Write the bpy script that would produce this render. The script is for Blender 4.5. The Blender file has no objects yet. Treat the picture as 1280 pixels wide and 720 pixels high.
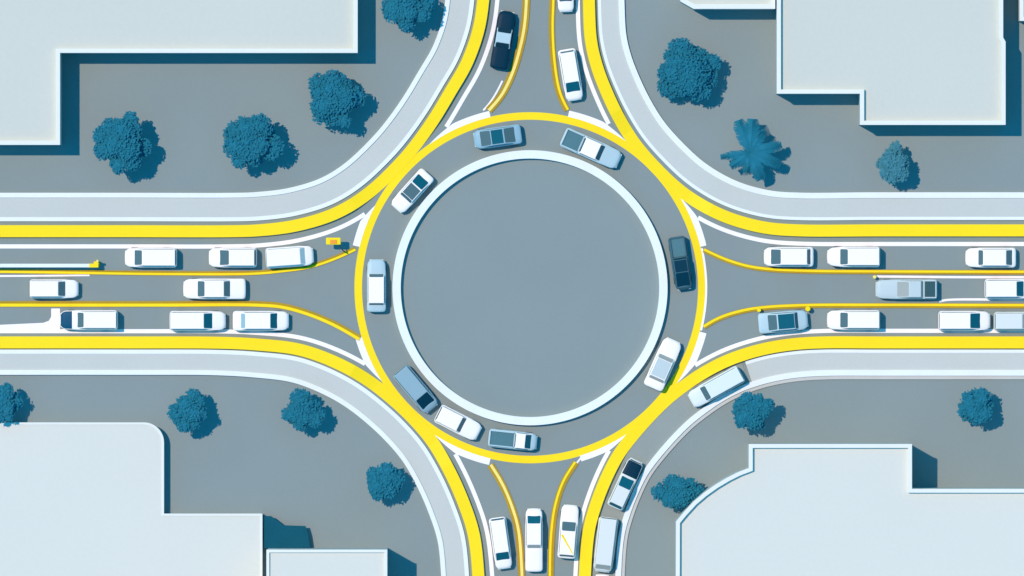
import bpy, bmesh, math, random
from mathutils import Vector, Matrix

sc = bpy.context.scene
COL = sc.collection
S = 0.07                 # metres to one photo pixel on the ground
H = 700.0                # height of the camera above the ground
def W2(px, py, z=0.0):   # a point of the plan, seen at height z
    k = S * (H - z) / H
    return ((px - 640) * k, (360 - py) * k)

# ------------------------------------------------------------------ materials
def new_mat(name, col, rough=0.8, spec=0.2, var=0.05, scale=0.6, fine=12.0, bump=0.0, coat=0.0, metallic=0.0):
    m = bpy.data.materials.new(name); m.use_nodes = True
    nt = m.node_tree; b = nt.nodes['Principled BSDF']
    b.inputs['Roughness'].default_value = rough
    b.inputs['Specular IOR Level'].default_value = spec
    b.inputs['Coat Weight'].default_value = coat
    b.inputs['Metallic'].default_value = metallic
    tc = nt.nodes.new('ShaderNodeTexCoord')
    n1 = nt.nodes.new('ShaderNodeTexNoise'); n1.inputs['Scale'].default_value = scale; n1.inputs['Detail'].default_value = 5
    n2 = nt.nodes.new('ShaderNodeTexNoise'); n2.inputs['Scale'].default_value = fine; n2.inputs['Detail'].default_value = 3
    nt.links.new(tc.outputs['Object'], n1.inputs['Vector']); nt.links.new(tc.outputs['Object'], n2.inputs['Vector'])
    ad = nt.nodes.new('ShaderNodeMath'); ad.operation = 'ADD'
    nt.links.new(n1.outputs['Fac'], ad.inputs[0]); nt.links.new(n2.outputs['Fac'], ad.inputs[1])
    mr = nt.nodes.new('ShaderNodeMapRange')
    mr.inputs['From Min'].default_value = 0.6; mr.inputs['From Max'].default_value = 1.4
    mr.inputs['To Min'].default_value = 1 - var; mr.inputs['To Max'].default_value = 1 + var
    nt.links.new(ad.outputs[0], mr.inputs['Value'])
    mx = nt.nodes.new('ShaderNodeMix'); mx.data_type = 'RGBA'; mx.blend_type = 'MULTIPLY'
    mx.inputs['Factor'].default_value = 1.0
    mx.inputs['A'].default_value = (*col, 1)
    nt.links.new(mr.outputs['Result'], mx.inputs['B'])
    nt.links.new(mx.outputs['Result'], b.inputs['Base Color'])
    if bump:
        bp = nt.nodes.new('ShaderNodeBump'); bp.inputs['Strength'].default_value = bump; bp.inputs['Distance'].default_value = 0.02
        nt.links.new(n2.outputs['Fac'], bp.inputs['Height']); nt.links.new(bp.outputs['Normal'], b.inputs['Normal'])
    return m

M = {}
M['ground'] = new_mat('ground_gravel', (0.239, 0.289, 0.272), 0.95, 0.1, 0.05, 0.12, 9, 0.15)
M['asphalt'] = new_mat('asphalt', (0.234, 0.279, 0.260), 0.9, 0.15, 0.04, 0.25, 14, 0.15)
M['slip'] = new_mat('pale_asphalt', (0.2856, 0.318, 0.284), 0.9, 0.15, 0.08, 0.12, 12, 0.15)
M['paving'] = new_mat('pale_paving', (0.545, 0.56, 0.5), 0.85, 0.2, 0.035, 0.15, 6)
M['kerb_white'] = new_mat('white_kerb_paint', (0.79, 0.825, 0.785), 0.7, 0.2, 0.04, 0.5, 8)
M['kerb_grey'] = new_mat('grey_kerb_stone', (0.545, 0.54, 0.48), 0.8, 0.2, 0.06, 0.6, 8)
M['white'] = new_mat('white_road_paint', (0.93, 0.86, 0.8), 0.7, 0.2, 0.05, 0.5, 10)
M['yellow'] = new_mat('yellow_paint', (0.96, 0.7, 0.008), 0.6, 0.2, 0.03, 0.4, 8)
M['gold'] = new_mat('golden_kerb', (0.436, 0.27, 0.012), 0.7, 0.2, 0.12, 0.35, 6)
M['cream'] = new_mat('pale_yellow_paint', (0.93, 0.749, 0.1914), 0.7, 0.2, 0.05, 0.5, 8)
M['wall'] = new_mat('pale_render', (0.45, 0.5, 0.46), 0.85, 0.2, 0.04, 0.4, 5)
M['roof_a'] = new_mat('pale_roof_membrane', (0.581, 0.589, 0.5), 0.85, 0.2, 0.025, 0.08, 3)
M['roof_b'] = new_mat('bright_roof_membrane', (0.6594, 0.655, 0.565), 0.85, 0.2, 0.02, 0.08, 3)
M['parapet'] = new_mat('white_parapet', (0.76, 0.765, 0.68), 0.8, 0.2, 0.03, 0.4, 5)
M['leaf'] = new_mat('teal_leaves', (0.010, 0.164, 0.228), 0.75, 0.15, 0.15, 1.2, 5)
M['leaf_light'] = new_mat('light_teal_leaves', (0.0481, 0.2087, 0.2523), 0.75, 0.15, 0.15, 1.2, 5)
M['bark'] = new_mat('bark', (0.0583, 0.0749, 0.0696), 0.9, 0.1, 0.2, 3, 12)
def paint(name, c): return new_mat(name, c, 0.45, 0.2 if c[0] > 0.1 else 0.08, 0.01, 0.8, 4)
M['car_white'] = paint('white_car_paint', (0.93, 0.87, 0.8))
M['car_ice'] = paint('ice_white_car_paint', (0.70, 0.77, 0.74))
M['car_pale'] = paint('pale_blue_car_paint', (0.44, 0.585, 0.6))
M['car_blue'] = paint('dusty_blue_car_paint', (0.25, 0.39, 0.43))
M['car_sky'] = paint('sky_blue_car_paint', (0.27, 0.44, 0.5))
M['car_silver'] = paint('silver_car_paint', (0.5, 0.585, 0.57))
M['car_grey'] = paint('pale_grey_car_paint', (0.68, 0.71, 0.65))
M['car_black'] = paint('black_car_paint', (0.001, 0.03, 0.055))
M['car_slate'] = paint('slate_car_paint', (0.05, 0.13, 0.155))
M['car_navy'] = paint('navy_car_paint', (0.003, 0.075, 0.14))
def glass(name, c): return new_mat(name, c, 0.25, 0.2, 0.03, 0.8, 4)
M['gl_grey'] = glass('grey_tinted_glass', (0.08, 0.15, 0.16))
M['gl_teal'] = glass('teal_tinted_glass', (0.005, 0.105, 0.142))
M['gl_dark'] = glass('dark_tinted_glass', (0.003, 0.036, 0.06))
M['gl_pale'] = glass('pale_tinted_glass', (0.34, 0.375, 0.335))
M['bed'] = new_mat('grey_bed_liner', (0.08, 0.19, 0.21), 0.8, 0.2, 0.06, 2, 9)
M['bed_dark'] = new_mat('dark_bed_liner', (0.035, 0.0963, 0.1044), 0.8, 0.2, 0.06, 2, 9)
M['tyre'] = new_mat('tyre_rubber', (0.014, 0.015, 0.0139), 0.85, 0.2, 0.1, 4, 20)
M['lamp'] = new_mat('headlight_lens', (0.7231, 0.7276, 0.609), 0.2, 0.5, 0.02, 3, 9)
M['shade_sheet'] = new_mat('painted_shade_teal', (0.006, 0.088, 0.125), 0.85, 0.08, 0.1, 0.8, 6)  # dark teal colour stands in for building shade
M['dark_metal'] = new_mat('dark_metal', (0.035, 0.0589, 0.0609), 0.5, 0.4, 0.05, 3, 9)
M['orange'] = new_mat('orange_lens', (0.8747, 0.321, 0.0174), 0.4, 0.4, 0.03, 3, 9)

# ------------------------------------------------------------------ helpers
def link(name, bm, mat, parent=None, smooth=False):
    bmesh.ops.recalc_face_normals(bm, faces=bm.faces[:])
    me = bpy.data.meshes.new(name); bm.to_mesh(me); bm.free()
    me.materials.append(M[mat] if isinstance(mat, str) else mat)
    if smooth:
        for p in me.polygons: p.use_smooth = True
        try: me.set_sharp_from_angle(angle=math.radians(38))
        except Exception: pass
    o = bpy.data.objects.new(name, me); COL.objects.link(o)
    if parent is not None: o.parent = parent
    return o
def structure(name, bm, mat):
    o = link(name, bm, mat); o['kind'] = 'structure'; return o
def thing(name, label, cat, loc=(0, 0, 0), rz=0.0, group=None):
    o = bpy.data.objects.new(name, None); COL.objects.link(o)
    o.empty_display_size = 0.3
    o.location = loc; o.rotation_euler = (0, 0, rz)
    o['label'] = label; o['category'] = cat
    if group: o['group'] = group
    return o
def box(bm, x0, x1, y0, y1, z0, z1, bev=0.0):
    r = bmesh.ops.create_cube(bm, size=1.0)
    vs = r['verts']
    for v in vs:
        v.co = Vector(((x0 + x1) / 2 + v.co.x * (x1 - x0), (y0 + y1) / 2 + v.co.y * (y1 - y0), (z0 + z1) / 2 + v.co.z * (z1 - z0)))
    if bev:
        es = list({e for v in vs for e in v.link_edges})
        bmesh.ops.bevel(bm, geom=es, offset=bev, segments=2, affect='EDGES', profile=0.6)
def tube(bm, p, q, r0, r1, n=10):
    p = Vector(p); q = Vector(q); d = (q - p).normalized()
    u = d.orthogonal().normalized(); w = d.cross(u)
    a = []; b = []
    for i in range(n):
        t = 2 * math.pi * i / n; o = u * math.cos(t) + w * math.sin(t)
        a.append(bm.verts.new(p + o * r0)); b.append(bm.verts.new(q + o * r1))
    for i in range(n):
        j = (i + 1) % n; bm.faces.new((a[i], a[j], b[j], b[i]))
    bm.faces.new(a); bm.faces.new(b)
def prism(bm, poly, z0, z1):
    lo = [bm.verts.new((x, y, z0)) for x, y in poly]; hi = [bm.verts.new((x, y, z1)) for x, y in poly]
    n = len(poly)
    bm.faces.new(lo); bm.faces.new(hi)
    for i in range(n):
        j = (i + 1) % n; bm.faces.new((lo[i], lo[j], hi[j], hi[i]))

# curves in photo pixels (plan)
def smooth_curve(pts, step=4.0):
    P = [Vector(p) for p in pts]; P = [P[0] * 2 - P[1]] + P + [P[-1] * 2 - P[-2]]
    out = []
    for i in range(1, len(P) - 2):
        p0, p1, p2, p3 = P[i - 1:i + 3]
        t0 = 0.0; t1 = t0 + max((p1 - p0).length, 1e-3) ** 0.5; t2 = t1 + (p2 - p1).length ** 0.5; t3 = t2 + max((p3 - p2).length, 1e-3) ** 0.5
        n = max(2, min(60, int((p2 - p1).length / step)))
        for k in range(n):
            t = t1 + (t2 - t1) * k / n
            a1 = p0 * ((t1 - t) / (t1 - t0)) + p1 * ((t - t0) / (t1 - t0))
            a2 = p1 * ((t2 - t) / (t2 - t1)) + p2 * ((t - t1) / (t2 - t1))
            a3 = p2 * ((t3 - t) / (t3 - t2)) + p3 * ((t - t2) / (t3 - t2))
            b1 = a1 * ((t2 - t) / (t2 - t0)) + a2 * ((t - t0) / (t2 - t0))
            b2 = a2 * ((t3 - t) / (t3 - t1)) + a3 * ((t - t1) / (t3 - t1))
            out.append(b1 * ((t2 - t) / (t2 - t1)) + b2 * ((t - t1) / (t2 - t1)))
    out.append(P[-2]); 
    for _ in range(3):      # take the last wobble out of the traced points
        out = [out[0]] + [out[i] * 0.5 + (out[i - 1] + out[i + 1]) * 0.25 for i in range(1, len(out) - 1)] + [out[-1]]
    return out
RC = Vector((662.5, 359.7))       # centre of the roundabout
def offset(c, a, b=None):         # offset away from the roundabout, from a at the start to b at the end
    b = a if b is None else b
    L = [0.0]
    for i in range(1, len(c)): L.append(L[-1] + (c[i] - c[i - 1]).length)
    k = len(c) // 2; t = c[k + 1] - c[k - 1]; s = 1 if Vector((t.y, -t.x)).dot(c[k] - RC) > 0 else -1
    out = []
    # the change happens over the bend, not over the straight ends
    lo = next(i for i, p in enumerate(c) if (p - RC).length < 420); hi = max(i for i, p in enumerate(c) if (p - RC).length < 420)
    for i, p in enumerate(c):
        t = (c[min(i + 1, len(c) - 1)] - c[max(i - 1, 0)]).normalized(); nrm = Vector((t.y, -t.x)) * s
        f = min(1, max(0, (L[i] - L[lo]) / (L[hi] - L[lo])))
        out.append(p + nrm * (a + (b - a) * f))
    return out
def side_offset(c, d):
    out = []
    for i, p in enumerate(c):
        t = (c[min(i + 1, len(c) - 1)] - c[max(i - 1, 0)]).normalized(); out.append(p + Vector((t.y, -t.x)) * d)
    return out
def strip(bm, A, B, z0, z1=None):  # flat sheet at z0, or a solid from z0 up to z1
    a = [W2(*p) for p in A]; b = [W2(*p) for p in B]; n = len(a)
    zt = z0 if z1 is None else z1
    zt = zt if isinstance(zt, list) else [zt] * n
    ta = [bm.verts.new((x, y, z)) for (x, y), z in zip(a, zt)]; tb = [bm.verts.new((x, y, z)) for (x, y), z in zip(b, zt)]
    for i in range(n - 1): bm.faces.new((ta[i], ta[i + 1], tb[i + 1], tb[i]))
    if z1 is not None:
        la = [bm.verts.new((x, y, z0)) for x, y in a]; lb = [bm.verts.new((x, y, z0)) for x, y in b]
        for i in range(n - 1):
            bm.faces.new((la[i], la[i + 1], ta[i + 1], ta[i])); bm.faces.new((lb[i], lb[i + 1], tb[i + 1], tb[i]))
        bm.faces.new((la[0], ta[0], tb[0], lb[0])); bm.faces.new((la[-1], ta[-1], tb[-1], lb[-1]))
def arc(r, a0, a1, n=64): return [Vector((RC.x + r * math.cos(math.radians(a0 + (a1 - a0) * i / n)), RC.y - r * math.sin(math.radians(a0 + (a1 - a0) * i / n)))) for i in range(n + 1)]
def up(bm):
    for f in bm.faces:
        f.normal_update()
        if f.normal.z < -0.5: f.normal_flip()

# ------------------------------------------------------------------ plan of the roads
E = 1600
NW = smooth_curve([(-E, 289), (-60, 289), (150, 289), (290, 289), (322, 288), (370, 282), (420, 266.5), (460, 242), (503, 201), (525, 174), (545, 145), (564, 113), (583, 80), (598, 38), (604, 0), (606, -40), (606, -E)])
NE = smooth_curve([(735.5, -E), (735.5, -40), (736, 0), (738.5, 50), (746, 83), (759, 117), (774, 148), (794, 180), (821, 211), (850, 238), (880, 258), (907, 271), (933, 279.5), (962, 285.5), (1000, 288), (1100, 288), (1340, 288), (640 + E * 2, 288)])
SW = smooth_curve([(-E, 428), (-60, 428), (150, 428), (280, 428.5), (320, 430.5), (370, 436), (403, 446), (437, 461.5), (463, 477.5), (488, 497), (513, 520), (539, 550), (561, 587), (579, 627), (592, 667), (598, 720), (599, 760), (599, 720 + E)])
SE = smooth_curve([(640 + E * 2, 428), (1340, 428), (1100, 428), (1027, 428), (993, 430), (960, 435), (933, 442), (907, 451.5), (880, 465.5), (857, 481), (834, 499), (808, 525), (785, 552), (772, 570), (758, 597), (745, 630), (736, 663), (731, 720), (730, 760), (730, 720 + E)])

# ground
bm = bmesh.new(); g = 1500
bm.faces.new([bm.verts.new(v) for v in ((-g, -g, -0.02), (g, -g, -0.02), (g, g, -0.02), (-g, g, -0.02))])
structure('ground', bm, 'ground')
# carriageway: bounded by the four yellow kerbs
poly = offset(NW, 12) + offset(NE, 12) + offset(SE, 12) + offset(SW, 12)[::-1]
bm = bmesh.new(); bm.faces.new([bm.verts.new((*W2(*p), 0.0)) for p in poly]); bmesh.ops.triangulate(bm, faces=bm.faces[:]); up(bm)
structure('road', bm, 'asphalt')

def part_of(c, keep):
    idx = [i for i, p in enumerate(c) if keep(p)]
    return min(idx), max(idx) + 1
for q, c, oa, ob, kw in (('NW', NW, 45, 44, 3), ('NE', NE, 40.5, 44, 3.6), ('SW', SW, 37.5, 44, 3), ('SE', SE, 38, 42, 3.6)):
    bm = bmesh.new(); strip(bm, offset(c, -7.5), offset(c, 7.5), -0.02, [0.025 + 0.295 * min(1, max(0, ((p - RC).length - 229) / 16)) for p in c]); structure('yellow_kerb', bm, 'yellow')
    out = offset(c, oa, ob)
    n = len(c)
    sl = slice(0, n)
    if q == 'SE':
        cut = next(i for i, p in enumerate(c) if p.x < 925)
        bm = bmesh.new(); strip(bm, offset(c, 8.5)[cut:], offset(c, oa - kw, ob - kw)[cut:], 0.004); up(bm); structure('slip_road', bm, 'slip')
        bm = bmesh.new(); strip(bm, offset(c, oa + kw + 0.1, ob + kw + 0.1), offset(c, oa + kw + 4.5, ob + kw + 4.5), -0.02, 0.10); structure('stone_edging', bm, 'kerb_grey')
        sl = slice(0, cut)
    iw = 2.6 if q in ('NW', 'SW') else 2.0
    ki = {'NW': (15, 13.5), 'NE': (13, 15), 'SW': (11.5, 14.5), 'SE': (11, 11)}[q]
    bm = bmesh.new(); strip(bm, offset(c, ki[0] - iw, ki[1] - iw)[sl], offset(c, ki[0] + iw, ki[1] + iw)[sl], -0.02, 0.13); structure('pavement_kerb', bm, 'kerb_white')
    bm = bmesh.new(); strip(bm, offset(c, ki[0] + iw, ki[1] + iw)[sl], offset(c, oa - kw, ob - kw)[sl], -0.02, 0.12); structure('pavement', bm, 'paving')
    bm = bmesh.new(); strip(bm, offset(c, oa - kw, ob - kw), offset(c, oa + kw, ob + kw), -0.02, 0.22); structure('boundary_kerb', bm, 'kerb_white')
    # white edge line on the road side, up to the ring
    la, lb = {'NW': (-19, -17.5), 'NE': (-13.5, -17), 'SW': (-14, -17.5), 'SE': (-14.5, -11.5)}[q]
    m0, m1 = offset(c, la - 2.6, lb - 2.6), offset(c, la + 2.6, lb + 2.6)
    ok = [i for i in range(n) if ((m0[i] + m1[i]) / 2 - RC).length > 226]
    runs = [[ok[0]]]
    for i in ok[1:]:
        if i == runs[-1][-1] + 1: runs[-1].append(i)
        else: runs.append([i])
    bm = bmesh.new()
    for r in runs:
        if len(r) > 2: strip(bm, [m0[i] for i in r], [m1[i] for i in r], 0.016)
    up(bm); structure('edge_marking', bm, 'white')

# ring: yellow line, give-way wedges, white kerb, island
bm = bmesh.new(); strip(bm, arc(210, 0, 360, 200), arc(219.5, 0, 360, 200), 0.008); up(bm); structure('ring_marking', bm, 'yellow')
bm = bmesh.new()
for a0, a1, r0, r1 in ((154.5, 166.5, 219, 227.5), (196, 209.5, 219, 227), (103, 122.5, 219, 226.5), (59.5, 77.5, 219, 226.5), (13.5, 28.5, 219, 226.5), (-30.5, -14.5, 219, 227.5), (-73.5, -58.5, 219, 226), (239.5, 257, 219, 227)):
    diag = min((45, 135, 225, -45), key=lambda q: min(abs(a0 - q), abs(a1 - q)))
    tip_first = abs(a0 - diag) < abs(a1 - diag)
    if tip_first: a0 -= 2.5
    else: a1 += 2.5
    A = arc(r0, a0, a1, 24); Bw = []
    for i in range(25):
        f = i / 24 if tip_first else 1 - i / 24
        Bw.append(arc(r0 + 0.3 + (r1 - r0) * min(1, f / 0.45), a0, a1, 24)[i])
    strip(bm, A, Bw, 0.012)
strip(bm, arc(219, -14, 13, 40), arc(221.6, -14, 13, 40), 0.0125)
up(bm); structure('give_way_marking', bm, 'white')
bm = bmesh.new(); strip(bm, arc(161.5, 0, 360, 200), arc(171.8, 0, 360, 200), -0.02, 0.55); bmesh.ops.remove_doubles(bm, verts=bm.verts[:], dist=1e-4)
structure('island_kerb', bm, 'kerb_white')
bm = bmesh.new(); bm.faces.new([bm.verts.new((*W2(*p), 0.02)) for p in arc(162, 0, 360, 200)[:-1]]); up(bm); structure('traffic_island', bm, 'ground')

# golden lane dividers: low kerb with a bright stripe on top
def divider(pts, w, w_in, sh=0.0, top='yellow'):
    c = smooth_curve(pts)
    bm = bmesh.new(); w *= 0.9; strip(bm, side_offset(c, -w / 2), side_offset(c, w / 2), -0.02, 0.07); structure('lane_divider', bm, 'gold')
    bm = bmesh.new(); strip(bm, side_offset(c, sh - w_in / 2), side_offset(c, sh + w_in / 2), 0.068, 0.078); structure('divider_stripe', bm, top)
divider([(-E, 338), (-40, 338.5), (60, 339.5), (200, 341.5), (320, 341), (353, 338), (387, 333), (420, 322), (444, 311)], 6.2, 2.8, -1.0)
divider([(-E, 380), (-40, 380), (200, 380), (320, 380), (353, 382.5), (387, 392), (420, 406), (450, 423)], 8.0, 3.8, -1.4)
divider([(879.5, 312.5), (893, 319), (907, 325), (933, 333), (960, 337), (1010, 339.3), (1100, 340), (1340, 340.5), (640 + 2 * E, 340.5)], 6.4, 2.8, 0.8)
divider([(880, 409), (893, 401), (907, 395), (933, 388), (960, 384.5), (1010, 382.3), (1100, 382), (1340, 382.5), (640 + 2 * E, 382.5)], 6.6, 3.0, 1.0)
divider([(611, 138), (627, 119), (641, 90), (649.5, 62), (655.5, 33), (658, 0), (659, -40), (659, -E)], 10.5, 3.6, 0, 'cream')
divider([(709, 138), (703, 127), (697, 110), (691.5, 73), (689.5, 33), (690.5, 0), (691, -40), (691, -E)], 8.2, 2.8, -1.2)
divider([(613, 581), (627, 604), (639, 632), (647.5, 662), (652, 720), (652.5, 760), (652.5, 720 + E)], 9.5, 3.4, 0.5, 'cream')
divider([(720, 578), (705, 602), (695, 632), (690, 668), (688.5, 720), (688, 760), (688, 720 + E)], 8.4, 2.8, -1.2)
# single white lane lines beside the dividers and the painted bay on the left
def wline(pts, w, z=0.02):
    c = smooth_curve(pts); bm = bmesh.new(); strip(bm, side_offset(c, -w / 2), side_offset(c, w / 2), z); up(bm); structure('lane_marking', bm, 'white')
wline([(-E, 345), (0, 345), (60, 344.6), (112, 344)], 2.4)
wline([(1096, 345.6), (1200, 346.4), (1340, 346.5), (640 + 2 * E, 346.5)], 3)
wline([(1174, 377), (1180, 375.3), (1340, 375.3), (640 + 2 * E, 375.3)], 2.8)
wline([(729, 569), (717, 584), (706, 607), (700, 622)], 2.2)
wline([(604, 138), (612, 129), (621, 115), (628, 101)], 2.2)
bm = bmesh.new()
o = [(-E, 385.5), (74, 385.5), (74, 411.3), (-E, 411.3)]
hole = [(-40, 386.5), (64, 386.5), (64, 396), (61, 401), (54, 403.5), (0, 406), (-40, 407)]
bm.faces.new([bm.verts.new((*W2(*p), 0.022)) for p in [(64, 385.6), (75, 385.6), (75, 412.5), (-40, 412.5), (-40, 407), (0, 406), (54, 403.5), (61, 401), (64, 396)]])
bmesh.ops.triangulate(bm, faces=bm.faces[:]); up(bm); structure('bay_marking', bm, 'white')

# ------------------------------------------------------------------ buildings
def inset(poly, d):
    n = len(poly); area = sum(poly[i][0] * poly[(i + 1) % n][1] - poly[(i + 1) % n][0] * poly[i][1] for i in range(n))
    s = 1 if area > 0 else -1; out = []
    for i in range(n):
        p0, p1, p2 = Vector(poly[i - 1]), Vector(poly[i]), Vector(poly[(i + 1) % n])
        a = (p1 - p0).normalized(); b = (p2 - p1).normalized()
        na = Vector((-a.y, a.x)) * s; nb = Vector((-b.y, b.x)) * s
        m = (na + nb); m = m / max(0.3, m.dot(na))
        out.append(tuple(p1 + m * d))
    return out
def building(name, label, cat, pts, h, roofmat, pw=0.36, ph=0.42):
    xy = [W2(x, y, h) for x, y in pts]
    cx = sum(p[0] for p in xy) / len(xy); cy = sum(p[1] for p in xy) / len(xy)
    xy = [(x - cx, y - cy) for x, y in xy]
    t = thing(name, label, cat, (cx, cy, 0))
    bm = bmesh.new(); prism(bm, inset(xy, 0.03), -0.02, h - ph - 0.1); link('wall', bm, 'wall', t)
    bm = bmesh.new(); prism(bm, inset(xy, 0.01), h - ph - 0.1, h - ph); link('roof', bm, roofmat, t)
    inn = inset(xy, pw); n = len(xy)
    bm = bmesh.new()
    rings = [[bm.verts.new((x, y, z)) for x, y in P] for P, z in ((xy, h - ph - 0.03), (xy, h), (inn, h), (inn, h - ph - 0.03))]
    for k in range(4):
        A, B = rings[k], rings[(k + 1) % 4]
        for i in range(n):
            j = (i + 1) % n; bm.faces.new((A[i], A[j], B[j], B[i]))
    link('parapet', bm, 'parapet', t)
    return t
building('flat_roofed_building', 'long pale flat roofed building with a stepped corner above the left road', 'building',
         [(-420, -300), (447, -300), (447, 66), (75, 66), (75, 181), (-420, 181)], 3.3, 'roof_a')
building('low_building', 'low pale building with a cut corner tucked behind the larger stepped roof', 'building',
         [(842, -160), (969, -160), (969, 11), (867, 11), (851, 2), (842, -16)], 3.2, 'roof_a', 0.4)
building('stepped_building', 'large pale grey flat roofed building with three stepped corners beyond the palm', 'building',
         [(971, -300), (1254, -300), (1254, 47), (1257, 52), (1257, 156), (1075, 156), (1075, 117), (971, 117)], 3.5, 'roof_a')
building('neighbouring_building', 'sliver of a blue grey building beside the stepped pale roof', 'building',
         [(1274.5, -260), (1420, -260), (1420, 26), (1274.5, 26)], 2.6, 'roof_a')
rc = [(180 + 25 * math.sin(math.radians(a)), 553 - 25 * math.cos(math.radians(a))) for a in range(0, 91, 9)]
building('low_building', 'wide low pale building with one rounded roof corner below the left road', 'building',
         [(-420, 528)] + rc + [(205, 642), (328, 642), (328, 1000), (-420, 1000)], 1.1, 'roof_b', 0.2, 0.06)
building('annexe_building', 'small pale square roofed block beside the building with the rounded corner', 'building',
         [(333, 687), (484, 687), (484, 900), (333, 900)], 5.4, 'roof_b', 0.25, 0.2)
cv = [(845, 652), (855, 640), (867, 627), (880, 616), (894, 606), (909, 597), (923, 590), (936, 585)]
building('curved_corner_building', 'large pale building with a concave curved parapet at its corner', 'building',
         [(844, 1000)] + cv + [(936, 555), (1140, 555), (1140, 611), (1500, 611), (1500, 1000)], 5.4, 'roof_b', 0.34, 0.40)

# ------------------------------------------------------------------ trees
def leaf(bm, p, s, rng, flat=0.13):
    n = Vector((rng.gauss(0, flat), rng.gauss(0, flat), 1)).normalized()
    u = n.orthogonal().normalized(); u = Matrix.Rotation(rng.random() * 6.28, 3, n) @ u; v = n.cross(u)
    q = [p - u * s, p + v * s * 0.55, p + u * s, p - v * s * 0.55]
    bm.faces.new([bm.verts.new(x) for x in q])
def crown_mesh(seed, rx, ry, zc, rz, nleaf):
    rng = random.Random(seed); bm = bmesh.new()
    lobes = [(Vector((0, 0, zc + rz * 0.15)), 0.62)]
    k = rng.randint(8, 10); a0 = rng.random() * 6.28
    for i in range(k):
        a = a0 + 6.283 * i / k + rng.uniform(-0.25, 0.25); d = rng.uniform(0.46, 0.76); r = rng.uniform(0.24, 0.42)
        lobes.append((Vector((math.cos(a) * d * rx, math.sin(a) * d * ry, zc + rng.uniform(-0.35, 0.3) * rz)), r))
    for i in range(4):
        a = rng.random() * 6.283; lobes.append((Vector((math.cos(a) * 0.35 * rx, math.sin(a) * 0.35 * ry, zc + rng.uniform(0.25, 0.5) * rz)), rng.uniform(0.3, 0.4)))
    for c, r in lobes:                 # inner mass of each bough, lumpy
        e = bmesh.ops.create_icosphere(bm, subdivisions=2, radius=1.0)
        for v in e['verts']:
            f = 0.80 * r * rng.uniform(0.88, 1.08)
            v.co = Vector((c.x + v.co.x * f * rx, c.y + v.co.y * f * ry, c.z + v.co.z * f * rz))
    tot = sum(r * r for _, r in lobes)
    for c, r in lobes:
        for _ in range(int(nleaf * r * r / tot)):
            d = Vector((rng.gauss(0, 1), rng.gauss(0, 1), rng.gauss(0, 1) * 0.9 + 0.25)).normalized() * r * rng.uniform(0.78, 1.10)
            leaf(bm, Vector((c.x + d.x * rx, c.y + d.y * ry, c.z + d.z * rz)), rng.uniform(0.09, 0.19), rng)
    return bm
def tree(px, py, rx, ry, label, seed, zc=2.9, mat='leaf', name='broadleaf_tree', cat='tree'):
    zc *= 0.86
    x, y = W2(px + 1.5, py + 1.5, zc)
    t = thing(name, label, cat, (x, y, -0.02), 0, 'teal trees on the lots')
    rx *= S * 1.1; ry *= S * 1.1
    rz = min(rx, ry) * 0.52
    bm = bmesh.new(); h = zc - rz * 0.2
    tube(bm, (0, 0, -0.05), (0.03, 0.02, h * 0.45), 0.16, 0.12); tube(bm, (0.03, 0.02, h * 0.44), (0, 0, h), 0.12, 0.06)
    for a in (0.6, 2.5, 4.4): tube(bm, (0.03, 0.02, h * 0.5), (math.cos(a) * rx * 0.5, math.sin(a) * ry * 0.5, zc), 0.07, 0.025, 7)
    link('trunk', bm, 'bark', t)
    link('crown', crown_mesh(seed, rx, ry, zc, rz, int(560 * rx * ry)), mat, t)
    return t
tree(152, 175, 33, 35, 'round teal tree nearest the inner corner of the stepped roof at upper left', 3, 3.1)
tree(312, 175, 33, 35, 'round teal tree under the long roof, second of three in a row', 4, 3.1)
tree(415, 125, 34, 33, 'bushy teal tree between the long roof corner and the curving pavement', 5, 3.0)
tree(506, 4, 29, 31, 'teal tree cut by the top edge left of the black car', 6, 2.8)
tree(857, 89, 41, 36, 'largest dark teal tree, below the low building with the cut corner', 7, 2.6)
tree(1115, 203, 20, 24, 'small lighter teal tree below the stepped building at upper right', 8, 2.6, 'leaf_light')
tree(1, 504, 20, 23, 'half hidden teal tree at the left edge by the rounded corner building', 9, 2.4)
tree(234, 512, 24, 23, 'small round teal tree just right of the rounded roof corner', 10, 2.6)
tree(377, 512, 25, 24, 'small teal tree inside the lower left pavement bend', 11, 2.4)
tree(477, 601, 23, 22, 'lone small teal tree on the lot above the annexe roof', 12, 2.3)
tree(940, 514, 22, 23, 'dark teal tree beside the long bluish white van on the slip road', 13, 2.6)
tree(848, 614, 28, 23, 'ragged teal tree against the curved parapet', 14, 2.3)
tree(1218, 507, 22, 22, 'solitary teal tree near the right edge below the pavement', 15, 2.4)
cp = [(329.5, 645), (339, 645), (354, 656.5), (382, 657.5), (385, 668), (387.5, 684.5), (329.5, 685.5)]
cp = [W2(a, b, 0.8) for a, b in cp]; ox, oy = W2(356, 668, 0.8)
t = thing('shade_sheet', 'dark teal angular sheet added as building shade in the nook between the two lower left roofs', 'shade_sheet', (ox, oy, 0))  # added sheet, its dark colour and outline stand in for a building shadow
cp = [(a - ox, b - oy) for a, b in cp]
bm = bmesh.new(); prism(bm, cp, 0.74, 0.80); link('shade_slab', bm, 'shade_sheet', t)
for a, b in inset(cp, 0.25)[2:6:1]:
    bm = bmesh.new(); tube(bm, (a, b, -0.02), (a, b, 0.74), 0.05, 0.05); link('post', bm, 'dark_metal', t)  # added legs holding up the painted shade sheet

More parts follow.
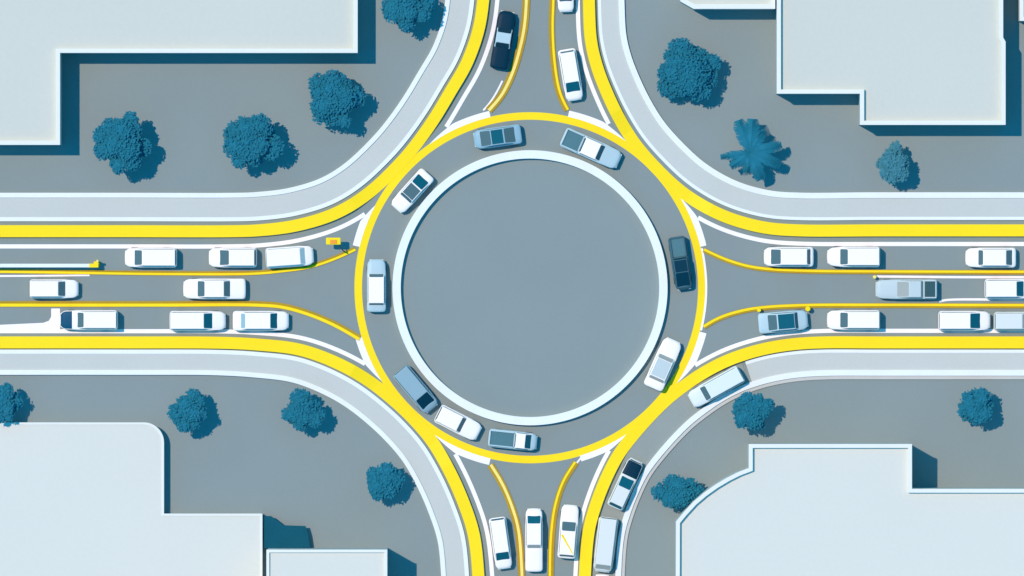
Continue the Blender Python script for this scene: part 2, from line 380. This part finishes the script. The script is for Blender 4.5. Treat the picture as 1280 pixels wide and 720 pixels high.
# palm
px, py, hz = 938, 191, 2.3
x, y = W2(px, py, hz)
t = thing('palm_tree', 'spiky teal palm with broad fronds at the upper right pavement bend', 'palm tree', (x, y, -0.02))
bm = bmesh.new()
for i in range(6): tube(bm, (0.02 * i, 0, hz * i / 6 - 0.03), (0.02 * (i + 1), 0, hz * (i + 1) / 6), 0.17 - i * 0.01, 0.14 - i * 0.01)
link('trunk', bm, 'bark', t)
rng = random.Random(2)
for ang, ln, wd in ((110, 43, 8), (86, 42, 8), (60, 33, 6), (14, 40, 6), (-22, 40, 6), (-68, 36, 7), (-100, 25, 6), (188, 37, 4.5), (216, 30, 5.5)):
    bm = bmesh.new(); a = math.radians(ang); L = ln * S; n = 22
    d = Vector((math.cos(a), math.sin(a), 0)); s = Vector((-d.y, d.x, 0))
    def mid(f): return d * (L * f) + Vector((0, 0, hz + 0.55 * math.sin(f * 2.2) - 0.9 * f * f))
    prev = None
    for i in range(n):
        f = (i + 0.5) / n; c = mid(f); c2 = mid(min(1.0, f + 0.12))
        w = wd * S * (0.35 + 0.9 * math.sin(math.pi * min(1, 0.12 + f * 0.8)) ) * rng.uniform(0.85, 1.1)
        for sg in (-1, 1):
            tip = c2 + s * (sg * w) + Vector((0, 0, -0.12 * w)); hw = L / n * 0.75
            q = [c - d * hw, c + d * hw, tip + d * hw * 0.5, tip - d * hw * 0.5]
            hi = [bm.verts.new(v + Vector((0, 0, 0.01))) for v in q]; lo = [bm.verts.new(v - Vector((0, 0, 0.01))) for v in q]
            bm.faces.new(hi); bm.faces.new(lo)
            for k in range(4): bm.faces.new((hi[k], hi[(k + 1) % 4], lo[(k + 1) % 4], lo[k]))
        if prev is not None: tube(bm, prev, c, 0.035, 0.03, 6)
        prev = c
    link('frond', bm, 'leaf_light' if ang in (88,) else 'leaf', t)

# ------------------------------------------------------------------ vehicles
def car(name, label, cat, cx, cy, ang, Lp, Wp, a, b, c, d, col='car_white', gl='gl_grey', rear=None, roofcol=None, roofglass=None,
        bed=None, bedmat='bed', bonnet=None, tall=1.42, taper=0.93, stripe=False, group='vehicles on the roundabout and its arms'):
    L = Lp * S; Wd = Wp * S
    x, y = W2(cx, cy, 0.8)
    t = thing(name, label, cat, (x, y, 0.0), math.radians(ang), group)
    hw = Wd / 2
    X = lambda u: L / 2 - u * L
    rf, rr = hw * 0.66, 0.27
    def half(u):
        w = hw * (taper + (1 - taper) * min(1, u / 0.3)); df = u * L; dr = (1 - u) * L
        if df < rf: w -= (rf - math.sqrt(max(0, rf * rf - (rf - df) ** 2))) * 0.8
        if dr < rr: w -= rr - math.sqrt(max(0, rr * rr - (rr - dr) ** 2))
        return w
    end_z = 0.98 if d > 0.96 else 0.90
    def deck(u):
        z = 0.98
        if u < a: z = 0.80 + 0.16 * (u / max(a, 0.05)) ** 0.7
        if u < 0.05: z -= 0.16 * (1 - u / 0.05) ** 2
        if u > d and d < 0.96: z = 0.98 - (0.98 - end_z) * (u - d) / (1 - d)
        if u > 0.97: z -= 0.10 * ((u - 0.97) / 0.03) ** 2
        return z
    us = sorted(set([0, .006, .015, .03, .05, .08, .12, .17, .22, .3, .4, .5, .6, .7, .8, .88, .93, .96, .98, .992, 1.0]))
    bm = bmesh.new(); rings = []
    for u in us:
        w = half(u); z = deck(u); xx = X(u)
        prof = [(0.85 * w, .22), (.97 * w, .30), (w, .52), (.985 * w, z - .14), (.94 * w, z - .04), (.86 * w, z), (.45 * w, z + .018)]
        ring = prof + [(0, z + .025)] + [(-p, q) for p, q in prof[::-1]]
        rings.append([bm.verts.new((xx, p, q)) for p, q in ring])
    for A, B in zip(rings, rings[1:]):
        for i in range(len(A)):
            j = (i + 1) % len(A); bm.faces.new((A[i], A[j], B[j], B[i]))
    bm.faces.new(rings[0]); bm.faces.new(rings[-1])
    link('body', bm, col, t, True)
    # cabin shell
    zt, zb = tall, 0.95
    wb, wt = hw * 0.90, hw * 0.80
    xa, xb, xc, xd = X(a), X(b), X(c), X(d)
    B = [(xa, wb * .95), (xa, -wb * .95), (xd, -wb * .97), (xd, wb * .97)]
    T = [(xb, wt), (xb, -wt), (xc, -wt), (xc, wt)]
    bm = bmesh.new()
    lo = [bm.verts.new((p, q, zb)) for p, q in B]; hi = [bm.verts.new((p, q, zt)) for p, q in T]
    bm.faces.new(lo); bm.faces.new(hi)
    for i in range(4): bm.faces.new((lo[i], lo[(i + 1) % 4], hi[(i + 1) % 4], hi[i]))
    bmesh.ops.recalc_face_normals(bm, faces=bm.faces[:])
    es = [e for e in bm.edges if max(v.co.z for v in e.verts) > zb + 0.1]
    bmesh.ops.bevel(bm, geom=es, offset=0.055, segments=3, affect='EDGES', profile=0.5)
    link('roof', bm, roofcol or col, t)
    def pane(nm, quad, mat, fx=0.09, f0=0.06, f1=0.10):
        P = [Vector(q) for q in quad]   # bottom left, bottom right, top right, top left
        def at(s, r): return (P[0].lerp(P[1], s)).lerp(P[3].lerp(P[2], s), r)
        Q = [at(fx, f0), at(1 - fx, f0), at(1 - fx * .9, 1 - f1), at(fx * .9, 1 - f1)]
        nn = (P[1] - P[0]).cross(P[3] - P[0]).normalized()
        mid = (P[0] + P[2]) / 2; 
        if nn.dot(mid - Vector(((xb + xc) / 2, 0, 0.9))) < 0: nn = -nn
        bm = bmesh.new()
        A = [bm.verts.new(q + nn * .012) for q in Q]; Bq = [bm.verts.new(q - nn * .02) for q in Q]
        bm.faces.new(A); bm.faces.new(Bq)
        for i in range(4): bm.faces.new((A[i], A[(i + 1) % 4], Bq[(i + 1) % 4], Bq[i]))
        bmesh.ops.recalc_face_normals(bm, faces=bm.faces[:])
        es = [e for e in bm.edges if all((v in A) != (v in Bq) for v in e.verts) and len({v in A for v in e.verts}) == 2]
        bmesh.ops.bevel(bm, geom=es, offset=0.05, segments=2, affect='EDGES')
        return link(nm, bm, mat, t)
    def v3(p, z): return (p[0], p[1], z)
    pane('windshield', (v3(B[0], zb), v3(B[1], zb), v3(T[1], zt), v3(T[0], zt)), gl, 0.06, 0.05, 0.03)
    if c < 0.96 or d - c > 0.02:
        pane('rear_window', (v3(B[2], zb), v3(B[3], zb), v3(T[3], zt), v3(T[2], zt)), rear or gl, 0.07, 0.08, 0.05)
    else:
        pane('rear_window', (v3(B[2], zb), v3(B[3], zb), v3(T[3], zt), v3(T[2], zt)), 'gl_dark', 0.08, 0.15, 0.15)
    pane('side_window', (v3(B[3], zb), v3(B[0], zb), v3(T[0], zt), v3(T[3], zt)), gl, 0.06, 0.12, 0.16)
    pane('side_window', (v3(B[1], zb), v3(B[2], zb), v3(T[2], zt), v3(T[1], zt)), gl, 0.06, 0.12, 0.16)
    if roofglass:
        bm = bmesh.new(); box(bm, xc + .07, xb - .04, -wt * .88, wt * .88, zt - .02, zt + .012, 0.008); link('glass_roof', bm, roofglass, t)
    if bed:
        x0, x1 = X(bed[1]), X(bed[0]); r = 0.10
        w = min(half(bed[1]), half(bed[0])) - 0.02
        bm = bmesh.new(); box(bm, x0 + r, x1 - .03, -w + r, w - r, 0.9, 1.025); link('bed_floor', bm, bedmat, t)
        bm = bmesh.new()
        box(bm, x0, x1, w - r, w, 0.86, 1.14, 0.025); box(bm, x0, x1, -w, -w + r, 0.86, 1.14, 0.025)
        box(bm, x0, x0 + r, -w + r + .002, w - r - .002, 0.86, 1.12, 0.025)
        link('bed_rail', bm, col, t)
    if bonnet:
        u0, u1, bmat = bonnet
        bm = bmesh.new(); n = 8; rows = []
        for i in range(n + 1):
            u = u0 + (u1 - u0) * i / n; w = half(u); z = deck(u)
            rows.append([bm.verts.new((X(u), s * w, z + o)) for s, o in ((-.90, -.008), (-.84, .012), (-.45, .03), (0, .037), (.45, .03), (.84, .012), (.90, -.008))])
        for A, Bq in zip(rows, rows[1:]):
            for i in range(6): bm.faces.new((A[i], A[i + 1], Bq[i + 1], Bq[i]))
        link('bonnet', bm, bmat, t, True)
    if stripe:
        bm = bmesh.new(); p0 = Vector((X(.56), wt * .86)); p1 = Vector((X(.90), -wt * .80)); dd = (p1 - p0).normalized(); nn = Vector((-dd.y, dd.x)) * 0.10
        prism(bm, [tuple(p0 - nn), tuple(p1 - nn * .5), tuple(p1 + nn * .5), tuple(p0 + nn)], zt - .02, zt + .012); link('roof_stripe', bm, 'yellow', t)
    for wx in (X(.19), X(.80)):
        for sg in (-1, 1):
            bm = bmesh.new(); tube(bm, (wx, sg * (hw - .2), .31), (wx, sg * (hw + .008), .31), .31, .30, 20); link('wheel', bm, 'tyre', t)
    for sg in (-1, 1):
        u = .012; bm = bmesh.new(); w = half(.03)
        box(bm, X(.03), X(.004), sg * w * .70 - .15, sg * w * .70 + .15, .58, .70, .02); link('headlight', bm, 'lamp', t)
    return t

w = 'white'
# left arm, top lane
car('parked_wagon', 'white wagon nearest the striped arm barrier in the top lane of the left arm', 'car', 188.5, 322, 180, 65, 25, .185, .34, .97, .99)
car('white_wagon', 'white wagon in the middle of the three queued in the left arm top lane', 'car', 291, 322, 180, 60, 25, .22, .43, .95, .985)
car('white_van', 'slightly turned white van closest to the ring beside the yellow signal', 'van', 362, 321, 4, 60, 26, .17, .28, .97, .99, gl='car_pale')
# left arm, middle lane
car('white_van', 'square backed white van alone between the dividers near the left edge', 'van', 67.5, 361, 0, 61, 24, .26, .41, .985, .995, tall=1.5)
car('white_sedan', 'long white sedan with two grey window bands in the left arm middle lane', 'car', 268, 361, 180, 78, 26, .23, .35, .65, .76)
# left arm, bottom lane
car('white_van', 'white van with a dark navy bonnet beside the painted bay', 'van', 111, 400, 180, 72, 25, .30, .42, .98, .99, bonnet=(.012, .21, 'car_navy'))
car('white_van', 'white van with a dark blue windscreen in the left arm bottom lane', 'van', 247, 401, 0, 70, 25, .23, .39, .98, .99, gl='gl_teal')
car('white_sedan', 'white sedan with blue windows at the head of the left arm bottom lane', 'car', 326, 401, 0, 70, 25, .2, .33, .77, .857, gl='gl_teal', rear='car_sky')
# right arm, top lane
car('white_hatchback', 'white hatchback nearest the ring in the right arm top lane', 'car', 986, 321, 180, 62, 25, .13, .34, .86, .94)
car('white_van', 'white van with a tapered nose in the right arm top lane', 'van', 1067, 321, 180, 66, 26, .24, .39, .98, .99, taper=.84)
car('white_sedan', 'white sedan with a grey rear window near the right edge, top lane', 'car', 1238.5, 322, 180, 63, 25, .25, .34, .79, .93)
# right arm, middle lane
car('silver_pickup', 'silver pickup with a dark bed between the golden dividers', 'pickup truck', 1133, 361.5, 180, 77, 25, .34, .54, .73, .77, 'car_silver', 'gl_pale', bed=(.79, .985), bedmat='bed_dark')
car('white_van', 'white van cut by the right edge, behind the silver pickup', 'van', 1264, 361, 0, 66, 25, .26, .41, .98, .99, gl='gl_teal')
# right arm, bottom lane
car('blue_car', 'pale blue car with a teal glass roof between two yellow bollards', 'car', 979, 402, 5, 62, 26, .2, .27, .62, .82, 'car_pale', 'gl_teal', rear='gl_grey', roofglass='gl_teal')
car('white_van', 'white van alone in the right arm bottom lane behind the pale blue car', 'van', 1067, 400, 180, 66, 25, .24, .39, .98, .99)
car('white_van', 'white van with a dark windscreen ahead of a pale grey car cut by the edge', 'van', 1205.5, 401, 0, 65, 25, .19, .40, .98, .99, gl='gl_teal')
car('grey_car', 'pale grey car cut by the right edge in the bottom lane', 'car', 1274, 401.5, 0, 63, 24, .30, .45, .97, .99, 'car_grey', 'gl_pale')
# ring
car('blue_car', 'dusty blue car with three dark glass panels at the top of the ring', 'car', 622, 171, 188, 60, 25, .13, .36, .63, .88, 'car_sky', 'gl_grey', roofglass='gl_teal')
car('white_pickup', 'white pickup with a grey open bed at the upper right of the ring', 'pickup truck', 739, 186, -24, 77, 26, .30, .38, .64, .67, 'car_pale', 'gl_teal', roofcol='car_white', bed=(.69, .985))
car('white_car', 'small white car with a dark glass roof at the upper left of the ring', 'car', 515, 239, 228, 60, 23, .29, .35, .64, .88, 'car_white', 'gl_teal', rear='gl_teal', roofglass='gl_grey')
car('blue_car', 'light blue car with a white roof at the left side of the ring', 'car', 470.5, 357, 90, 66, 24, .28, .34, .83, .87, 'car_pale', 'gl_grey', roofcol='car_white')
car('slate_pickup', 'dark slate pickup with an open bed at the right side of the ring', 'pickup truck', 850.5, 329, -81.6, 67, 22, .05, .33, .57, .60, 'car_slate', 'gl_dark', roofglass='gl_dark', bed=(.62, .985))
car('white_car', 'white car with a large grey glass roof at the lower right of the ring', 'car', 829, 455, 66, 66, 26, .34, .42, .78, .84, 'car_white', 'gl_pale', roofglass='car_silver')
car('blue_van', 'dull blue van with a dark windscreen at the lower left of the ring', 'van', 520, 487, -50, 64, 25, .10, .34, .975, .99, 'car_blue', 'gl_dark')
car('white_car', 'white car with a thin windscreen band following the dull blue van', 'car', 573, 529, -27, 58, 25, .38, .47, .96, .985, 'car_white', 'gl_grey')
car('blue_pickup', 'pale blue pickup with a covered dark bed at the bottom of the ring', 'pickup truck', 641, 550, -6, 61, 23, .12, .25, .44, .46, 'car_pale', 'gl_teal', roofcol='car_white', bed=(.48, .985))
# upper arm
car('black_car', 'black car with a pale roof panel in the upper arm', 'car', 629, 50, 81, 73, 23, .30, .38, .55, .64, 'car_black', 'gl_dark', roofcol='car_pale')
car('white_van', 'white van with a dark teal windscreen on the upper arm beside the give way line', 'van', 713.5, 93.5, -80.5, 65, 23, .16, .36, .93, .965, gl='gl_teal')
car('white_car', 'white car cut by the top edge behind the white van of the upper arm', 'car', 706.5, -17, -88, 64, 21, .2, .36, .9, .96)
# lower arm
car('white_van', 'white van with a teal windscreen in the leftmost lane of the lower arm', 'van', 626, 679, -82, 65, 22, .17, .33, .95, .98, gl='gl_teal')
car('white_sedan', 'long white sedan in the middle lane of the lower arm', 'car', 667.5, 675, 90, 79, 22, .11, .24, .57, .63, gl='gl_teal', rear='gl_pale')
car('white_car', 'white car with a yellow stripe across its roof', 'car', 710.5, 664.5, 85.5, 67, 23, .31, .49, .93, .97, stripe=True)
# slip road
car('white_van', 'long bluish white van turning along the slip road beside the kerb', 'van', 895, 484, 209, 72, 24, .24, .34, .98, .99, 'car_ice', 'gl_grey')
car('grey_car', 'pale grey car with a black bonnet on the slip road', 'car', 782, 605, 65, 66, 22, .37, .58, .92, .98, 'car_grey', 'gl_teal', bonnet=(.03, .34, 'car_black'))
car('grey_van', 'plain pale grey van behind the black bonneted car on the slip road', 'van', 757, 681, -97, 69, 25, .05, .14, .975, .99, 'car_grey', 'gl_pale')
car('white_car', 'white car barely showing at the bottom edge behind the plain grey van', 'car', 752, 750, 88, 64, 22, .2, .35, .9, .96)

# ------------------------------------------------------------------ street furniture
x, y = W2(121, 330)
t = thing('boom_barrier', 'white boom barrier arm with a yellow housing over the left arm', 'barrier', (x, y, 0))
bm = bmesh.new(); box(bm, -.22, .22, -.22, .22, 0, .95, .03); link('housing', bm, 'yellow', t)
bm = bmesh.new(); box(bm, -11.5, .18, -.30, -.06 + .08, .952, 1.07, .02); link('arm', bm, 'kerb_white', t)
bm = bmesh.new(); box(bm, -.62, .19, -.31, .03, .945, 1.076, .02); link('arm_clamp', bm, 'yellow', t)
bm = bmesh.new(); tube(bm, (.12, .26, 0), (.12, .26, 1.15), .05, .05); tube(bm, (.12, .26, 1.15), (.12, .26, 1.32), .12, .10); link('warning_lamp', bm, 'cream', t)

x, y = W2(429.5, 314)
t = thing('traffic_signal', 'yellow signal box on a bent dark pole by the left give way line', 'signal', (x, y, 0))
bm = bmesh.new(); tube(bm, (0, 0, 0), (0, 0, .9), .06, .05); tube(bm, (0, 0, .88), (-.40, .60, 1.35), .05, .045); link('pole', bm, 'dark_metal', t)
bm = bmesh.new(); box(bm, -1.50, -.22, .56, 1.18, 1.30, 1.66, .08); link('signal_box', bm, 'yellow', t)
bm = bmesh.new(); box(bm, -1.15, -.55, .64, .98, 1.63, 1.70, .02); link('lens', bm, 'orange', t)

for px, py, s, lb, m in ((1009.5, 386, 1.0, 'yellow bollard at the nose of the pale blue car', 'yellow'), (948.5, 387.5, .8, 'small yellow bollard behind the pale blue car', 'yellow'), (1093, 346.2, .7, 'tiny cream bollard at the start of a white line by the silver pickup', 'cream')):
    x, y = W2(px, py)
    t = thing('bollard', lb, 'bollard', (x, y, 0), 0, 'bollards beside the golden dividers')
    bm = bmesh.new(); tube(bm, (0, 0, 0), (0, 0, .7 * s), .12 * s, .12 * s, 14); link('post', bm, 'dark_metal' if m == 'yellow' else m, t)
    bm = bmesh.new(); tube(bm, (0, 0, .7 * s), (0, 0, .85 * s), .24 * s, .20 * s, 14); link('cap', bm, m, t)

# ------------------------------------------------------------------ light, sky, camera
ELEV = math.radians(62); AZ = Vector((-0.869, 0.495))
dirv = Vector((-AZ.x * math.cos(ELEV), -AZ.y * math.cos(ELEV), -math.sin(ELEV)))
ld = bpy.data.lights.new('sun', 'SUN'); ld.energy = 2.75; ld.angle = math.radians(0.5); ld.color = (1.0, 0.79, 0.665)
lo = bpy.data.objects.new('sun', ld); COL.objects.link(lo); lo.rotation_euler = dirv.to_track_quat('-Z', 'Y').to_euler(); lo.location = (-40, 25, 80)
wd = bpy.data.worlds.new('World'); sc.world = wd; wd.use_nodes = True
nt = wd.node_tree; bg = nt.nodes['Background']
sk = nt.nodes.new('ShaderNodeTexSky'); sk.sky_type = 'NISHITA'; sk.sun_disc = False
sk.sun_elevation = ELEV; sk.sun_rotation = math.atan2(AZ.x, AZ.y); sk.ozone_density = 10.0; sk.air_density = 1.3; sk.dust_density = 0.0
hs = nt.nodes.new('ShaderNodeHueSaturation'); hs.inputs['Saturation'].default_value = 1.3; hs.inputs['Hue'].default_value = 0.475
nt.links.new(sk.outputs[0], hs.inputs['Color']); nt.links.new(hs.outputs[0], bg.inputs['Color']); bg.inputs['Strength'].default_value = 0.15

cd = bpy.data.cameras.new('camera'); cam = bpy.data.objects.new('camera', cd); COL.objects.link(cam)
cam.location = (0, 0, H); cam.rotation_euler = (0, 0, 0)
cd.sensor_width = 36; cd.lens = 36 * H / (1280 * S); cd.clip_start = 1; cd.clip_end = 5000
sc.camera = cam
vs = sc.view_settings; vs.view_transform = 'Standard'; vs.look = 'None'; vs.gamma = 1; vs.use_curve_mapping = False; vs.exposure = 0.38
